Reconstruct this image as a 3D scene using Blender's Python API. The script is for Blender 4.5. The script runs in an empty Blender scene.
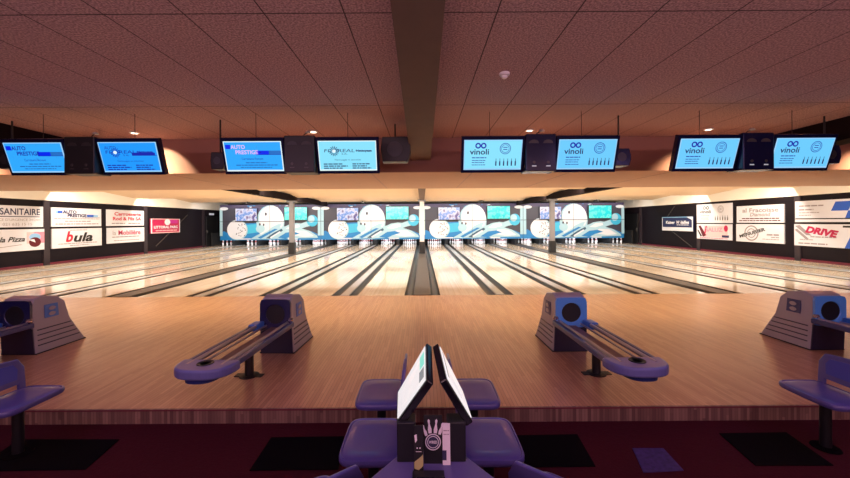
import bpy, bmesh, math, random
from mathutils import Vector, Matrix
random.seed(7)
PI = math.pi
C = bpy.context.scene.collection
SC = bpy.context.scene

# ------------------------------------------------------------------ camera
CAMZ = 1.645
cd = bpy.data.cameras.new('camera'); cam = bpy.data.objects.new('camera', cd); C.objects.link(cam)
cd.sensor_width = 36; cd.lens = 361*36/850; cd.shift_x = 3/850; cd.shift_y = -17/850; cd.clip_end = 200
cam.matrix_world = Matrix.Translation((0, 0, CAMZ)) @ Matrix.Rotation(PI/2, 4, 'X') @ Matrix.Rotation(math.radians(-0.35), 4, 'Z')
SC.camera = cam
# ------------------------------------------------------------------ exposure / world
SC.view_settings.view_transform = 'Standard'; SC.view_settings.look = 'None'
SC.view_settings.exposure = 0.0; SC.view_settings.gamma = 1.0; SC.view_settings.use_curve_mapping = False
w = bpy.data.worlds.new('dim_room'); SC.world = w; w.use_nodes = True
w.node_tree.nodes['Background'].inputs[0].default_value = (0.30, 0.12, 0.32, 1)
w.node_tree.nodes['Background'].inputs[1].default_value = 0.05

# ------------------------------------------------------------------ lights
def area(name, loc, direction, sx, sy, power, col):
    l = bpy.data.lights.new(name, 'AREA'); l.shape = 'RECTANGLE'; l.size = sx; l.size_y = sy
    l.energy = power; l.color = col
    o = bpy.data.objects.new(name, l); C.objects.link(o); o.location = loc
    z = -Vector(direction).normalized(); x = Vector((1, 0, 0)); y = z.cross(x).normalized(); x = y.cross(z)
    o.rotation_euler = Matrix((x, y, z)).transposed().to_euler()
    return o
def spot(name, loc, direction, power, col, angle, blend=.5, r=.04):
    l = bpy.data.lights.new(name, 'SPOT'); l.energy = power; l.color = col; l.spot_size = math.radians(angle)
    l.spot_blend = blend; l.shadow_soft_size = r
    o = bpy.data.objects.new(name, l); C.objects.link(o); o.location = loc
    o.rotation_euler = Vector(direction).to_track_quat('-Z', 'Y').to_euler()
    return o
WARM = (1.0, .70, .42); WARMW = (1.0, .86, .70); COOL = (.82, .9, 1.0); PURP = (.50, .34, 1.0)
# linear lamps hidden behind each lip of the saw-tooth ceiling
area('cove_lamp_bulkhead', (0, 10.5, 3.0), (0, .35, -1), 30, .12, 1350, WARMW)
area('cove_lamp_front', (0, 15.05, 3.16), (0, .45, -1), 30, .1, 1200, WARMW)
area('cove_lamp_middle', (0, 19.55, 3.18), (0, .45, -1), 30, .1, 1200, WARMW)
area('cove_lamp_rear', (0, 24.1, 3.2), (0, .3, -1), 29, .1, 420, COOL)
area('pin_deck_lamp', (0, 25.95, .62), (0, .9, -.35), 28.6, .1, 340, COOL)
for i, x in enumerate((-8.4, -5.05, -1.9, 1.9, 5.05, 8.4)):
    spot('downlight_beam', (x, 6.35, 3.17), (0, .42, -1), 350, WARM, 100, 1.0, .06)
spot('wall_washer_beam', (-5.0, 6.35, 3.16), (.05, .55, -.62), 95, (1, .8, .55), 84, .3, .03)
# violet stage lighting above the seats
area('violet_lamp_seats', (0, 1.0, 3.1), (0, .25, -1), 5.0, .25, 26, PURP)
area('violet_lamp_left', (-4.2, 1.6, 3.1), (.1, .25, -1), 2.0, .25, 16, PURP)
area('violet_lamp_right', (4.2, 1.6, 3.1), (-.1, .25, -1), 2.0, .25, 16, PURP)
area('ceiling_fill_light', (0, -3.0, 2.3), (0, .75, 1), 14, .2, 500, (1, .56, .62))  # added fill behind the camera, lifts the brightness of the ceiling

# ------------------------------------------------------------------ materials
MAT = {}
def mat(name, col, rough=.5, metal=0, emit=None, es=1.0, coat=0, spec=.5, noise=0, nscale=20, bump=0):
    if name in MAT: return MAT[name]
    m = bpy.data.materials.new(name); m.use_nodes = True; nt = m.node_tree; b = nt.nodes['Principled BSDF']
    b.inputs['Base Color'].default_value = (*col, 1); b.inputs['Roughness'].default_value = rough
    b.inputs['Metallic'].default_value = metal; b.inputs['Coat Weight'].default_value = coat
    b.inputs['Coat Roughness'].default_value = .05; b.inputs['Specular IOR Level'].default_value = spec
    if emit: b.inputs['Emission Color'].default_value = (*emit, 1); b.inputs['Emission Strength'].default_value = es
    if noise or bump:
        tc = nt.nodes.new('ShaderNodeTexCoord'); n = nt.nodes.new('ShaderNodeTexNoise'); n.inputs['Scale'].default_value = nscale
        n.inputs['Detail'].default_value = 4
        nt.links.new(tc.outputs['Object'], n.inputs['Vector'])
        if noise:
            mx = nt.nodes.new('ShaderNodeMix'); mx.data_type = 'RGBA'
            mx.inputs[6].default_value = (*[c*(1-noise) for c in col], 1)
            mx.inputs[7].default_value = (*[min(1, c*(1+noise)) for c in col], 1)
            nt.links.new(n.outputs['Fac'], mx.inputs[0]); nt.links.new(mx.outputs[2], b.inputs['Base Color'])
        if bump:
            bp = nt.nodes.new('ShaderNodeBump'); bp.inputs['Strength'].default_value = bump; bp.inputs['Distance'].default_value = .01
            nt.links.new(n.outputs['Fac'], bp.inputs['Height']); nt.links.new(bp.outputs['Normal'], b.inputs['Normal'])
    MAT[name] = m; return m

def math_node(nt, op, a, b=None, c=None):
    n = nt.nodes.new('ShaderNodeMath'); n.operation = op
    for i, v in enumerate((a, b, c)):
        if v is None: continue
        if isinstance(v, (int, float)): n.inputs[i].default_value = v
        else: nt.links.new(v, n.inputs[i])
    return n.outputs[0]

def wood_strips(name, c1, c2, width, length, rough, coat=0, seam=.6, spec=.5, axis='XY', bumpy=0, coatr=.1):
    """boards running along Y (or Z), every board its own tone, thin dark seams"""
    m = bpy.data.materials.new(name); m.use_nodes = True; nt = m.node_tree; b = nt.nodes['Principled BSDF']
    g = nt.nodes.new('ShaderNodeNewGeometry'); s = nt.nodes.new('ShaderNodeSeparateXYZ'); nt.links.new(g.outputs['Position'], s.inputs[0])
    X = s.outputs[0]; Y = s.outputs[1] if axis == 'XY' else s.outputs[2]
    col = math_node(nt, 'DIVIDE', X, width); ci = math_node(nt, 'FLOOR', col)
    off = math_node(nt, 'MULTIPLY', ci, .37)
    row = math_node(nt, 'ADD', math_node(nt, 'DIVIDE', Y, length), off); ri = math_node(nt, 'FLOOR', row)
    cb = nt.nodes.new('ShaderNodeCombineXYZ'); nt.links.new(ci, cb.inputs[0]); nt.links.new(ri, cb.inputs[1])
    wn = nt.nodes.new('ShaderNodeTexWhiteNoise'); nt.links.new(cb.outputs[0], wn.inputs['Vector'])
    mx = nt.nodes.new('ShaderNodeMix'); mx.data_type = 'RGBA'
    mx.inputs[6].default_value = (*c1, 1); mx.inputs[7].default_value = (*c2, 1); nt.links.new(wn.outputs['Value'], mx.inputs[0])
    f = math_node(nt, 'FRACT', col); e = math_node(nt, 'GREATER_THAN', f, 1-.09)
    mx2 = nt.nodes.new('ShaderNodeMix'); mx2.data_type = 'RGBA'; nt.links.new(math_node(nt, 'MULTIPLY', e, seam), mx2.inputs[0])
    nt.links.new(mx.outputs[2], mx2.inputs[6]); mx2.inputs[7].default_value = (*[c*.35 for c in c1], 1)
    nt.links.new(mx2.outputs[2], b.inputs['Base Color'])
    b.inputs['Roughness'].default_value = rough; b.inputs['Coat Weight'].default_value = coat; b.inputs['Coat Roughness'].default_value = coatr
    b.inputs['Specular IOR Level'].default_value = spec
    if bumpy:
        n = nt.nodes.new('ShaderNodeTexNoise'); n.inputs['Scale'].default_value = 3; nt.links.new(g.outputs['Position'], n.inputs['Vector'])
        bp = nt.nodes.new('ShaderNodeBump'); bp.inputs['Strength'].default_value = bumpy; bp.inputs['Distance'].default_value = .01
        nt.links.new(n.outputs['Fac'], bp.inputs['Height']); nt.links.new(bp.outputs['Normal'], b.inputs['Normal'])
        nt.links.new(bp.outputs['Normal'], b.inputs['Coat Normal'])
    MAT[name] = m; return m

def ceiling_panels(name, c1, c2):
    m = bpy.data.materials.new(name); m.use_nodes = True; nt = m.node_tree; b = nt.nodes['Principled BSDF']
    g = nt.nodes.new('ShaderNodeNewGeometry'); s = nt.nodes.new('ShaderNodeSeparateXYZ'); nt.links.new(g.outputs['Position'], s.inputs[0])
    ax = math_node(nt, 'SUBTRACT', math_node(nt, 'ABSOLUTE', s.outputs[0]), .58-.615)
    fx = math_node(nt, 'FRACT', math_node(nt, 'DIVIDE', ax, .615))
    fy = math_node(nt, 'FRACT', math_node(nt, 'DIVIDE', math_node(nt, 'SUBTRACT', s.outputs[1], 2.76-2.19*3), 2.19))
    lx = math_node(nt, 'LESS_THAN', fx, .018); ly = math_node(nt, 'LESS_THAN', fy, .006)
    ln = math_node(nt, 'MAXIMUM', lx, ly)
    n = nt.nodes.new('ShaderNodeTexNoise'); n.inputs['Scale'].default_value = 60; n.inputs['Detail'].default_value = 3
    nt.links.new(g.outputs['Position'], n.inputs['Vector'])
    rr = nt.nodes.new('ShaderNodeValToRGB'); rr.color_ramp.elements[0].position = .38; rr.color_ramp.elements[1].position = .62
    rr.color_ramp.elements[0].color = (*c1, 1); rr.color_ramp.elements[1].color = (*c2, 1); nt.links.new(n.outputs['Fac'], rr.inputs[0])
    mx = nt.nodes.new('ShaderNodeMix'); mx.data_type = 'RGBA'; nt.links.new(ln, mx.inputs[0]); nt.links.new(rr.outputs[0], mx.inputs[6])
    mx.inputs[7].default_value = (*[c*.25 for c in c1], 1)
    nt.links.new(mx.outputs[2], b.inputs['Base Color']); b.inputs['Roughness'].default_value = .85
    bp = nt.nodes.new('ShaderNodeBump'); bp.inputs['Strength'].default_value = .35; bp.inputs['Distance'].default_value = .01
    nt.links.new(n.outputs['Fac'], bp.inputs['Height']); nt.links.new(bp.outputs['Normal'], b.inputs['Normal'])
    MAT[name] = m; return m

def screen_mat(name, cols, strength, scale=6, kind='noise', stretch=(1, 1, 1)):
    m = bpy.data.materials.new(name); m.use_nodes = True; nt = m.node_tree; b = nt.nodes['Principled BSDF']
    tc = nt.nodes.new('ShaderNodeTexCoord'); mp = nt.nodes.new('ShaderNodeMapping'); mp.inputs['Scale'].default_value = stretch
    nt.links.new(tc.outputs['Object'], mp.inputs[0])
    if kind == 'noise':
        n = nt.nodes.new('ShaderNodeTexNoise'); out = n.outputs['Fac']
    else:
        n = nt.nodes.new('ShaderNodeTexVoronoi'); out = n.outputs['Distance']
    n.inputs['Scale'].default_value = scale; nt.links.new(mp.outputs[0], n.inputs['Vector'])
    rr = nt.nodes.new('ShaderNodeValToRGB'); el = rr.color_ramp.elements
    for i, (p, c) in enumerate(cols):
        e = el[i] if i < 2 else el.new(p)
        e.position = p; e.color = (*c, 1)
    nt.links.new(out, rr.inputs[0]); nt.links.new(rr.outputs[0], b.inputs['Emission Color'])
    b.inputs['Emission Strength'].default_value = strength; b.inputs['Base Color'].default_value = (.01, .01, .01, 1)
    b.inputs['Roughness'].default_value = .2
    MAT[name] = m; return m

wood_strips('approach_wood', (.54, .28, .145), (.68, .39, .21), .034, .45, .36, coat=.7, seam=.75, coatr=.24)
wood_strips('lane_wood', (.70, .57, .42), (.82, .70, .55), .027, 1.6, .25, coat=.75, seam=.1, spec=.5, bumpy=.03, coatr=.07)
wood_strips('step_wood', (.13, .065, .05), (.30, .18, .13), .026, .7, .5, seam=.7, axis='XZ')
ceiling_panels('ceiling_board', (.32, .215, .235), (.68, .48, .51))
mat('ceiling_cream', (.80, .60, .40), .6, noise=.05, nscale=3)
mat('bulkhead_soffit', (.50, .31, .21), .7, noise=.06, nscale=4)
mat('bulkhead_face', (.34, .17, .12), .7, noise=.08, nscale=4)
mat('upper_wall_white', (.86, .82, .74), .7)
mat('dark_wall', (.007, .004, .008), .6, spec=.2, noise=.2, nscale=2)
mat('dark_post', (.026, .017, .024), .5)
mat('beam_brown', (.13, .085, .07), .7, noise=.15, nscale=6)
mat('beam_dark', (.010, .006, .007), .9, spec=.08, noise=.1, nscale=6)
mat('carpet', (.055, .004, .009), .95, spec=.2, noise=.25, nscale=60, bump=.4)
mat('dull_black', (.002, .0015, .002), .95, spec=.1, noise=.2, nscale=90)
mat('violet_light_patch', (.045, .022, .13), .7, noise=.9, nscale=40)  # colour stands in for violet light falling on the carpet
mat('maroon', (.16, .02, .04), .5)
mat('gutter', (.022, .022, .024), .34, spec=.35)
mat('gutter_dark', (.035, .033, .035), .3, coat=.3)
mat('cap_light', (.50, .51, .52), .28, metal=.2, coat=.4, noise=.08, nscale=2)
mat('cap_grey', (.06, .055, .055), .36, spec=.4, noise=.1, nscale=2)
mat('black', (.008, .008, .010), .45)
mat('black_gloss', (.006, .006, .010), .15)
mat('navy_gloss', (.006, .008, .04), .2)
mat('pit_black', (.01, .01, .012), .8)
mat('pin_white', (.85, .85, .88), .25)
mat('pin_red', (.6, .02, .03), .3)
mat('column_white', (.68, .68, .70), .5)
mat('column_grey', (.19, .19, .21), .5)
mat('white', (.85, .84, .84), .5)
mat('paper', (.80, .78, .80), .6)
mat('sign_white', (.70, .72, .80), .45)
mat('chrome', (.7, .7, .72), .2, metal=1)
mat('rail_metal', (.46, .43, .45), .34, metal=.7)
mat('hood_grey', (.36, .35, .40), .35, coat=.2)
mat('hood_dark', (.02, .02, .05), .35)
mat('plate_blue', (.09, .34, .80), .3, coat=.3)
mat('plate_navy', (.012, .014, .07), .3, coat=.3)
mat('rail_blue', (.02, .03, .16), .3, coat=.3)
mat('sleeve_blue', (.06, .20, .60), .3)
mat('tray_violet', (.15, .16, .38), .3, coat=.4)
mat('seat_violet', (.095, .08, .27), .32, coat=.3, noise=.08, nscale=12)
mat('seat_blue', (.05, .06, .40), .35, coat=.2)
mat('table_violet', (.13, .11, .24), .35, noise=.12, nscale=5)
mat('table_edge', (.03, .03, .08), .4)
mat('dot_cream', (.85, .80, .74), .4)
mat('drip_brown', (.16, .08, .07), .4)
mat('yellow', (.45, .42, .18), .5)
for n_, c_ in dict(m_charcoal=(.030, .030, .05), m_purple=(.045, .03, .09), m_blue=(.003, .16, .42), m_cyan=(.03, .36, .55),
                   m_pale=(.30, .48, .56), m_white=(.58, .60, .64), m_mid=(.10, .27, .38), m_seam=(.01, .01, .015), m_steel=(.02, .07, .13)).items():
    mat(n_, c_, .45)
for n_, c_ in dict(ink_navy=(.012, .018, .09), ink_blue=(.02, .10, .55), ink_red=(.55, .01, .04), ink_black=(.01, .01, .01), ink_grey=(.30, .27, .30),
                   ink_pink=(.80, .25, .35), ink_palepink=(.85, .50, .52), ink_crimson=(.45, .01, .08), ink_magenta=(.50, .02, .28), ink_skyblue=(.25, .50, .80), ink_maroon=(.10, .0, .01)).items():
    mat(n_, c_, .5)
mat('lcd_blue', (.01, .01, .02), .2, emit=(.015, .33, 1.0), es=1.0)
mat('lcd_mid', (.01, .01, .02), .2, emit=(.03, .40, 1.0), es=1.0)
mat('lcd_cyan', (.01, .01, .02), .2, emit=(.16, .62, 1.0), es=1.0)
mat('lcd_aqua', (.01, .01, .02), .2, emit=(.26, .78, 1.0), es=1.0)
mat('lcd_edge', (.01, .01, .02), .2, emit=(.33, .62, .95), es=1.0)
mat('lcd_ink', (.01, .01, .02), .3, emit=(.01, .02, .45), es=.9)
mat('lcd_darkink', (.01, .01, .02), .3, emit=(.02, .02, .14), es=.9)
mat('lcd_soft', (.01, .01, .02), .3, emit=(.02, .18, .62), es=.9)
mat('lcd_royal', (.01, .01, .02), .3, emit=(.0, .02, .85), es=1)
mat('lcd_pink', (.01, .01, .02), .3, emit=(.75, .50, 1), es=1)
mat('lcd_white', (.01, .01, .02), .3, emit=(.8, .95, 1), es=1)
mat('touch_white', (.01, .01, .01), .2, emit=(.86, .80, .82), es=1.0)
mat('touch_teal', (.01, .01, .01), .2, emit=(.25, .80, .68), es=.9)
mat('touch_grey', (.01, .01, .01), .2, emit=(.25, .27, .30), es=.9)
mat('lamp_glow', (.8, .8, .8), .3, emit=(1, .85, .65), es=4)
mat('led', (.3, .3, .3), .3, emit=(.8, .85, 1), es=.4)
screen_mat('tv_show', [(.0, (.9, .85, 1)), (.3, (.65, .7, .9)), (.42, (.12, .30, .75)), (.55, (.85, .8, .95)), (.7, (.08, .04, .25)), (1, (.5, .55, .9))], 1.0, 2.6)
screen_mat('tv_score', [(.0, (.0, .78, .72)), (.45, (.0, .72, .70)), (.56, (.15, .95, .75)), (.7, (.02, .52, .66)), (1, (.5, .95, .85))], 1.15, 3, stretch=(1, 1, 7))

# ------------------------------------------------------------------ mesh tools
class MB:
    def __init__(s): s.bm = bmesh.new(); s.mats = []
    def mi(s, m):
        if m not in s.mats: s.mats.append(m)
        return s.mats.index(m)
    def face(s, vs, m):
        try: f = s.bm.faces.new(vs); f.material_index = s.mi(m); return f
        except ValueError: return None
    def box(s, x0, x1, y0, y1, z0, z1, m):
        v = [s.bm.verts.new((x, y, z)) for x in (x0, x1) for y in (y0, y1) for z in (z0, z1)]
        for q in ((0, 1, 3, 2), (4, 6, 7, 5), (0, 4, 5, 1), (2, 3, 7, 6), (0, 2, 6, 4), (1, 5, 7, 3)): s.face([v[i] for i in q], m)
        return s
    def prism(s, pts, dirv, m, cap=True):
        """polygon of 3D points swept by dirv"""
        d = Vector(dirv); a = [s.bm.verts.new(p) for p in pts]; b = [s.bm.verts.new(Vector(p)+d) for p in pts]; n = len(pts)
        for i in range(n): s.face((a[i], a[(i+1) % n], b[(i+1) % n], b[i]), m)
        if cap: s.face(a[::-1], m); s.face(b, m)
        return s
    def tube(s, path, r, m, n=10, caps=True):
        rings = []; P = [Vector(p) for p in path]
        for i, p in enumerate(P):
            t = ((P[min(i+1, len(P)-1)]-P[max(i-1, 0)])).normalized()
            up = Vector((0, 0, 1)) if abs(t.z) < .9 else Vector((1, 0, 0))
            a = t.cross(up).normalized(); b = t.cross(a)
            rings.append([s.bm.verts.new(p+(a*math.cos(k*2*PI/n)+b*math.sin(k*2*PI/n))*r) for k in range(n)])
        for i in range(len(rings)-1):
            for k in range(n): s.face((rings[i][k], rings[i][(k+1) % n], rings[i+1][(k+1) % n], rings[i+1][k]), m)
        if caps: s.face(rings[0][::-1], m); s.face(rings[-1], m)
        return s
    def lathe(s, prof, c, m, n=16, mf=None, axis='Z'):
        rings = []
        for (r, z) in prof:
            ring = []
            for k in range(n):
                a = 2*PI*k/n
                p = (c[0]+r*math.cos(a), c[1]+r*math.sin(a), c[2]+z) if axis == 'Z' else (c[0]+r*math.cos(a), c[1]+z, c[2]+r*math.sin(a))
                ring.append(s.bm.verts.new(p))
            rings.append(ring)
        for i in range(len(rings)-1):
            mm = mf(i) if mf else m
            for k in range(n): s.face((rings[i][k], rings[i][(k+1) % n], rings[i+1][(k+1) % n], rings[i+1][k]), mm)
        s.face(rings[0][::-1], m); s.face(rings[-1], m)
        return s
    def build(s, name, parent=None, smooth=False, bevel=0, segs=2):
        bmesh.ops.remove_doubles(s.bm, verts=s.bm.verts, dist=1e-6)
        bmesh.ops.recalc_face_normals(s.bm, faces=s.bm.faces)
        me = bpy.data.meshes.new(name); s.bm.to_mesh(me); s.bm.free()
        for m in s.mats: me.materials.append(MAT[m])
        o = bpy.data.objects.new(name, me); C.objects.link(o)
        if smooth:
            for p in me.polygons: p.use_smooth = True
            md = o.modifiers.new('es', 'EDGE_SPLIT'); md.split_angle = math.radians(40)
        if bevel:
            md = o.modifiers.new('bv', 'BEVEL'); md.width = bevel; md.segments = segs; md.limit_method = 'ANGLE'; md.angle_limit = math.radians(35)
        if parent: o.parent = parent
        return o
def tag(o, label, cat, group=None, kind=None):
    o['label'] = label; o['category'] = cat
    if group: o['group'] = group
    if kind: o['kind'] = kind
    return o
def thing(name, label, cat, loc=(0, 0, 0), rz=0, group=None):
    o = bpy.data.objects.new(name, None); C.objects.link(o); o.location = loc; o.rotation_euler = (0, 0, rz); o.empty_display_size = .1
    return tag(o, label, cat, group)
def struct(mb, name, label=None, **k):
    o = mb.build(name, **k); o['kind'] = 'structure'
    if label: o['label'] = label
    return o
def dup(root, loc=None, rz=None, label=None, group=None):
    r = root.copy(); C.objects.link(r)
    if loc is not None: r.location = loc
    if rz is not None: r.rotation_euler = (0, 0, rz)
    if label: r['label'] = label
    if group: r['group'] = group
    for ch in list(root.children):
        c = ch.copy(); C.objects.link(c); c.parent = r
        for g in ch.children:
            d = g.copy(); C.objects.link(d); d.parent = c
    return r
ORD = ['first', 'second', 'third', 'fourth', 'fifth', 'sixth', 'seventh', 'eighth', 'ninth', 'tenth', 'eleventh']

# flat printed things: everything is laid out in a local frame u (right), v (up), n (towards the reader)
def frame(origin, u, v):
    u = Vector(u).normalized(); v = Vector(v).normalized(); n = u.cross(v)
    M = Matrix.Identity(4)
    for i in range(3): M[i][0] = u[i]; M[i][1] = v[i]; M[i][2] = n[i]; M[i][3] = origin[i]
    return M
def place(o, M): o.matrix_world = M
def text_part(name, txt, size, m, parent, u, v, n, bold=0, shear=0, align='CENTER', width=None, rot=0):
    cu = bpy.data.curves.new('t', 'FONT'); cu.body = txt; cu.size = size; cu.align_x = align; cu.align_y = 'CENTER'
    cu.offset = bold; cu.shear = shear; cu.resolution_u = 3
    t = bpy.data.objects.new('t', cu); C.objects.link(t)
    dg = bpy.context.evaluated_depsgraph_get(); dg.update()
    me = bpy.data.meshes.new_from_object(t.evaluated_get(dg)); bpy.data.objects.remove(t)
    if width:
        xs = [q.co.x for q in me.vertices]; k = width/(max(xs)-min(xs))
        for q in me.vertices: q.co.x *= k
    me.transform(Matrix.Translation((u, v, n)) @ Matrix.Rotation(rot, 4, 'Z'))
    me.materials.clear(); me.materials.append(MAT[m]); me.name = name
    o = bpy.data.objects.new(name, me); C.objects.link(o); o.parent = parent
    return o
def flat(name, items, parent, n=.004):
    """items: ('r',u0,v0,u1,v1,m) ('e',u,v,ru,rv,m) ('ring',u,v,r0,r1,m) ('p',[(u,v)..],m)"""
    mb = MB()
    for k, it in enumerate(items):
        nn = n+k*.0004; m = it[-1]
        if it[0] == 'r': pts = [(it[1], it[2]), (it[3], it[2]), (it[3], it[4]), (it[1], it[4])]
        elif it[0] == 'e': pts = [(it[1]+it[3]*math.cos(a*2*PI/28), it[2]+it[4]*math.sin(a*2*PI/28)) for a in range(28)]
        elif it[0] == 'ring':
            N = 28; A = [mb.bm.verts.new((it[1]+it[3]*math.cos(a*2*PI/N), it[2]+it[3]*math.sin(a*2*PI/N), nn)) for a in range(N)]
            B = [mb.bm.verts.new((it[1]+it[4]*math.cos(a*2*PI/N), it[2]+it[4]*math.sin(a*2*PI/N), nn)) for a in range(N)]
            for a in range(N): mb.face((A[a], A[(a+1) % N], B[(a+1) % N], B[a]), m)
            continue
        else: pts = it[1]
        mb.face([mb.bm.verts.new((p[0], p[1], nn)) for p in pts], m)
    return mb.build(name, parent)

# ================================================================== SETTING
WX = 15.35; BACK = 28.6; FRONT = -3.2; FZ = -.125; CZ = 3.25; FOUL = 8.1; STEP = 3.19
struct(MB().box(-WX, WX, FRONT, STEP, FZ-.1, FZ, 'carpet'), 'floor', 'dark red concourse carpet')
struct(MB().box(-WX, WX, STEP+.02, FOUL, -.20, 0, 'approach_wood'), 'floor', 'strip wood bowling approach')
struct(MB().box(-WX, WX, STEP, STEP+.02, FZ, 0, 'step_wood').box(-WX, WX, STEP-.004, STEP, -.012, 0, 'maroon'), 'trim_1', 'step riser below the approach')
struct(MB().box(-WX, WX, FOUL, BACK, -.26, -.20, 'pit_black'), 'floor', 'sub floor under the lanes')
for s, nm in ((-1, 'left'), (1, 'right')):
    a, b = sorted((s*WX, s*(WX+.15)))
    struct(MB().box(a, b, FRONT, BACK, -.26, 2.62, 'dark_wall'), 'wall_'+nm)
    struct(MB().box(a, b, FRONT, BACK, 2.62, 3.6, 'upper_wall_white'), 'wall_'+nm, 'white strip of wall above the dark panels')
    a, b = sorted((s*WX, s*(WX-.03)))
    struct(MB().box(a, b, FOUL, BACK, -.05, .07, 'maroon'), 'baseboard_'+nm)
    for k, y in enumerate((14.72, 20.0, 25.3)):
        a, b = sorted((s*WX, s*(WX-.05)))
        struct(MB().box(a, b, y-.12, y+.12, -.05, 2.62, 'dark_post'), 'trim_%d' % (2+k), 'dark wall post')
    # door at the far end of the side wall
    a, b = sorted((s*(WX-.002), s*(WX-.05)))
    d = struct(MB().box(a, b, 25.6, 27.1, 0, 2.15, 'black'), 'door_%d' % (1 if s < 0 else 2), bevel=.01)
    a, b = sorted((s*(WX-.05), s*(WX-.09)))
    MB().box(a, b, 25.7, 25.74, .95, 1.15, 'chrome').build('door_handle', d)
    # diagonal wall bracing
    if s < 0: P = [((-WX+.022, 20.8, .35), (-WX+.022, 23.6, 2.2))]
    else: P = [((WX-.022, 21.9, 2.5), (WX-.022, 23.0, 1.45)), ((WX-.022, 23.0, 1.45), (WX-.022, 20.5, .12))]
    for a, b in P:
        struct(MB().tube([a, b], .02, 'cap_grey'), 'trim_5', 'diagonal wall brace', smooth=True)
struct(MB().box(-WX-.15, WX+.15, BACK, BACK+.15, -.26, 3.6, 'dark_wall'), 'wall_back')
struct(MB().box(-WX-.15, WX+.15, FRONT-.15, FRONT, -.26, 3.6, 'dark_wall'), 'wall_front')
# ceiling above approach and concourse
struct(MB().box(-WX-.15, WX+.15, FRONT-.15, 6.9, CZ, CZ+.1, 'ceiling_board'), 'ceiling')
# bulkhead
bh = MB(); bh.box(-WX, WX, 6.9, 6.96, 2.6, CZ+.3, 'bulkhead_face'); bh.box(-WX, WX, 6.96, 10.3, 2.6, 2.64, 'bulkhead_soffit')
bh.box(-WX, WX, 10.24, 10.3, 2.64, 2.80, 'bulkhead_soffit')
struct(bh, 'ceiling', 'bulkhead over the foul line')
# soffit joints
for x in (-4.9, -2.9, -.98, .98, 2.9, 4.9):
    struct(MB().box(x-.006, x+.006, 6.98, 10.22, 2.597, 2.6, 'drip_brown'), 'trim_6', 'soffit joint')
# saw-tooth ceiling above the lanes
lips = [(10.3, 3.42, 14.9, 2.97), (14.9, 3.43, 19.4, 2.99), (19.4, 3.45, 24.0, 3.03), (24.0, 3.42, 28.6, 3.15)]
for (y0, z0, y1, z1) in lips:
    mb = MB(); mb.prism([(-WX, y0+.02, z0), (-WX, y1, z1), (-WX, y1, z1+.05), (-WX, y0+.02, z0+.05)], (2*WX, 0, 0), 'ceiling_cream')
    if y1 < 28: mb.box(-WX, WX, y1, y1+.02, z1, 3.5, 'ceiling_cream')
    struct(mb, 'ceiling', 'sloping cream ceiling bay over the lanes')
struct(MB().box(-WX-.15, WX+.15, 6.96, BACK+.15, 3.6, 3.7, 'pit_black'), 'ceiling', 'roof deck above the ceiling bays')

# beams
def beam(x, y0, z0, y1, z1, w, top, m, label):
    mb = MB(); mb.prism([(x-w/2, y0, z0), (x-w/2, y1, z1), (x-w/2, y1, top), (x-w/2, y0, top)], (w, 0, 0), m)
    return struct(mb, 'ceiling', label)
beam(-.02, -3.1, 3.22, 2.5, 3.17, .38, CZ, 'beam_brown', 'centre roof beam, near end')
beam(-.02, 2.5, 3.17, 6.9, 2.82, .38, CZ, 'beam_brown', 'deep brown roof beam along the centre')
for s in (-1, 1): beam(s*6.81, 1.0, 3.2, 6.9, 2.82, .36, CZ, 'beam_dark', 'dark side roof beam')
for x in (-6.81, 0, 6.81): beam(x, 10.3, 2.80, 25.5, 2.80, .26, 3.1, 'beam_dark' if x else 'beam_brown', 'long beam above the lanes')
# columns
for x, nm in ((-6.81, 'left'), (0, 'centre'), (6.81, 'right')):
    c = struct(MB().box(x-.115, x+.115, 18.79, 19.01, .62, 2.80, 'column_white' if x == 0 else 'column_grey'), 'wall_column_'+nm, 'steel column standing between lanes', bevel=.01)
    MB().box(x-.15, x+.15, 18.75, 19.05, 0.012, .62, 'black').build('column_base', c)
    MB().box(x-.22, x+.22, 18.7, 19.1, 2.72, 2.80, 'column_grey').build('column_head', c)

# ================================================================== LANES
LC = [.93, 2.58, 4.23, 5.88, 7.74, 9.39, 11.04, 12.69, 14.55]
LEND = 27.45
def make_lane(x, label):
    t = thing('bowling_lane', label, 'bowling lane', (x, FOUL, 0), group='glossy maple bowling lanes')
    MB().box(-.525, .525, .0, LEND-FOUL, -.19, 0, 'lane_wood').build('lane_bed', t)
    for s in (-1, 1):
        n = 8; mb = MB(); xs = [.527+(.198)*k/n for k in range(n+1)]
        pr = [(s*xx, -.012-.095*math.sqrt(max(0, 1-((xx-.626)/.099)**2))) for xx in xs]
        pts = [(a, .0, b) for a, b in pr]+[(a, 0, b-.012) for a, b in pr[::-1]]
        mb.prism(pts, (0, LEND-FOUL-.4, 0), 'gutter'); mb.build('gutter', t, smooth=True)
    return t
lane0 = None
for s, side in ((-1, 'left'), (1, 'right')):
    for i, x in enumerate(LC):
        lab = '%s glossy maple lane with grey gutters, counting %s from the centre column' % (ORD[i], side)
        if lane0 is None: lane0 = make_lane(s*x, lab)
        else: dup(lane0, (s*x, FOUL, 0), label=lab)
def divider(x, w, light, label):
    mb = MB(); L = LEND-.1
    pts = [(x-w/2, FOUL+.01, -.19), (x+w/2, FOUL+.01, -.19), (x+w/2, FOUL+.01, .0), (x+w/2-.015, FOUL+.01, .012), (x-w/2+.015, FOUL+.01, .012), (x-w/2, FOUL+.01, .0)]
    mb.prism(pts, (0, L-FOUL, 0), light)
    return tag(mb.build('lane_divider'), label, 'lane divider', 'dividers between the lanes')
divider(0, .81-.404-.004, 'cap_grey', 'broad dark grey divider running down the centre to the white column')
gaps = [(LC[i]+LC[i+1])/2 for i in range(8)]
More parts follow.
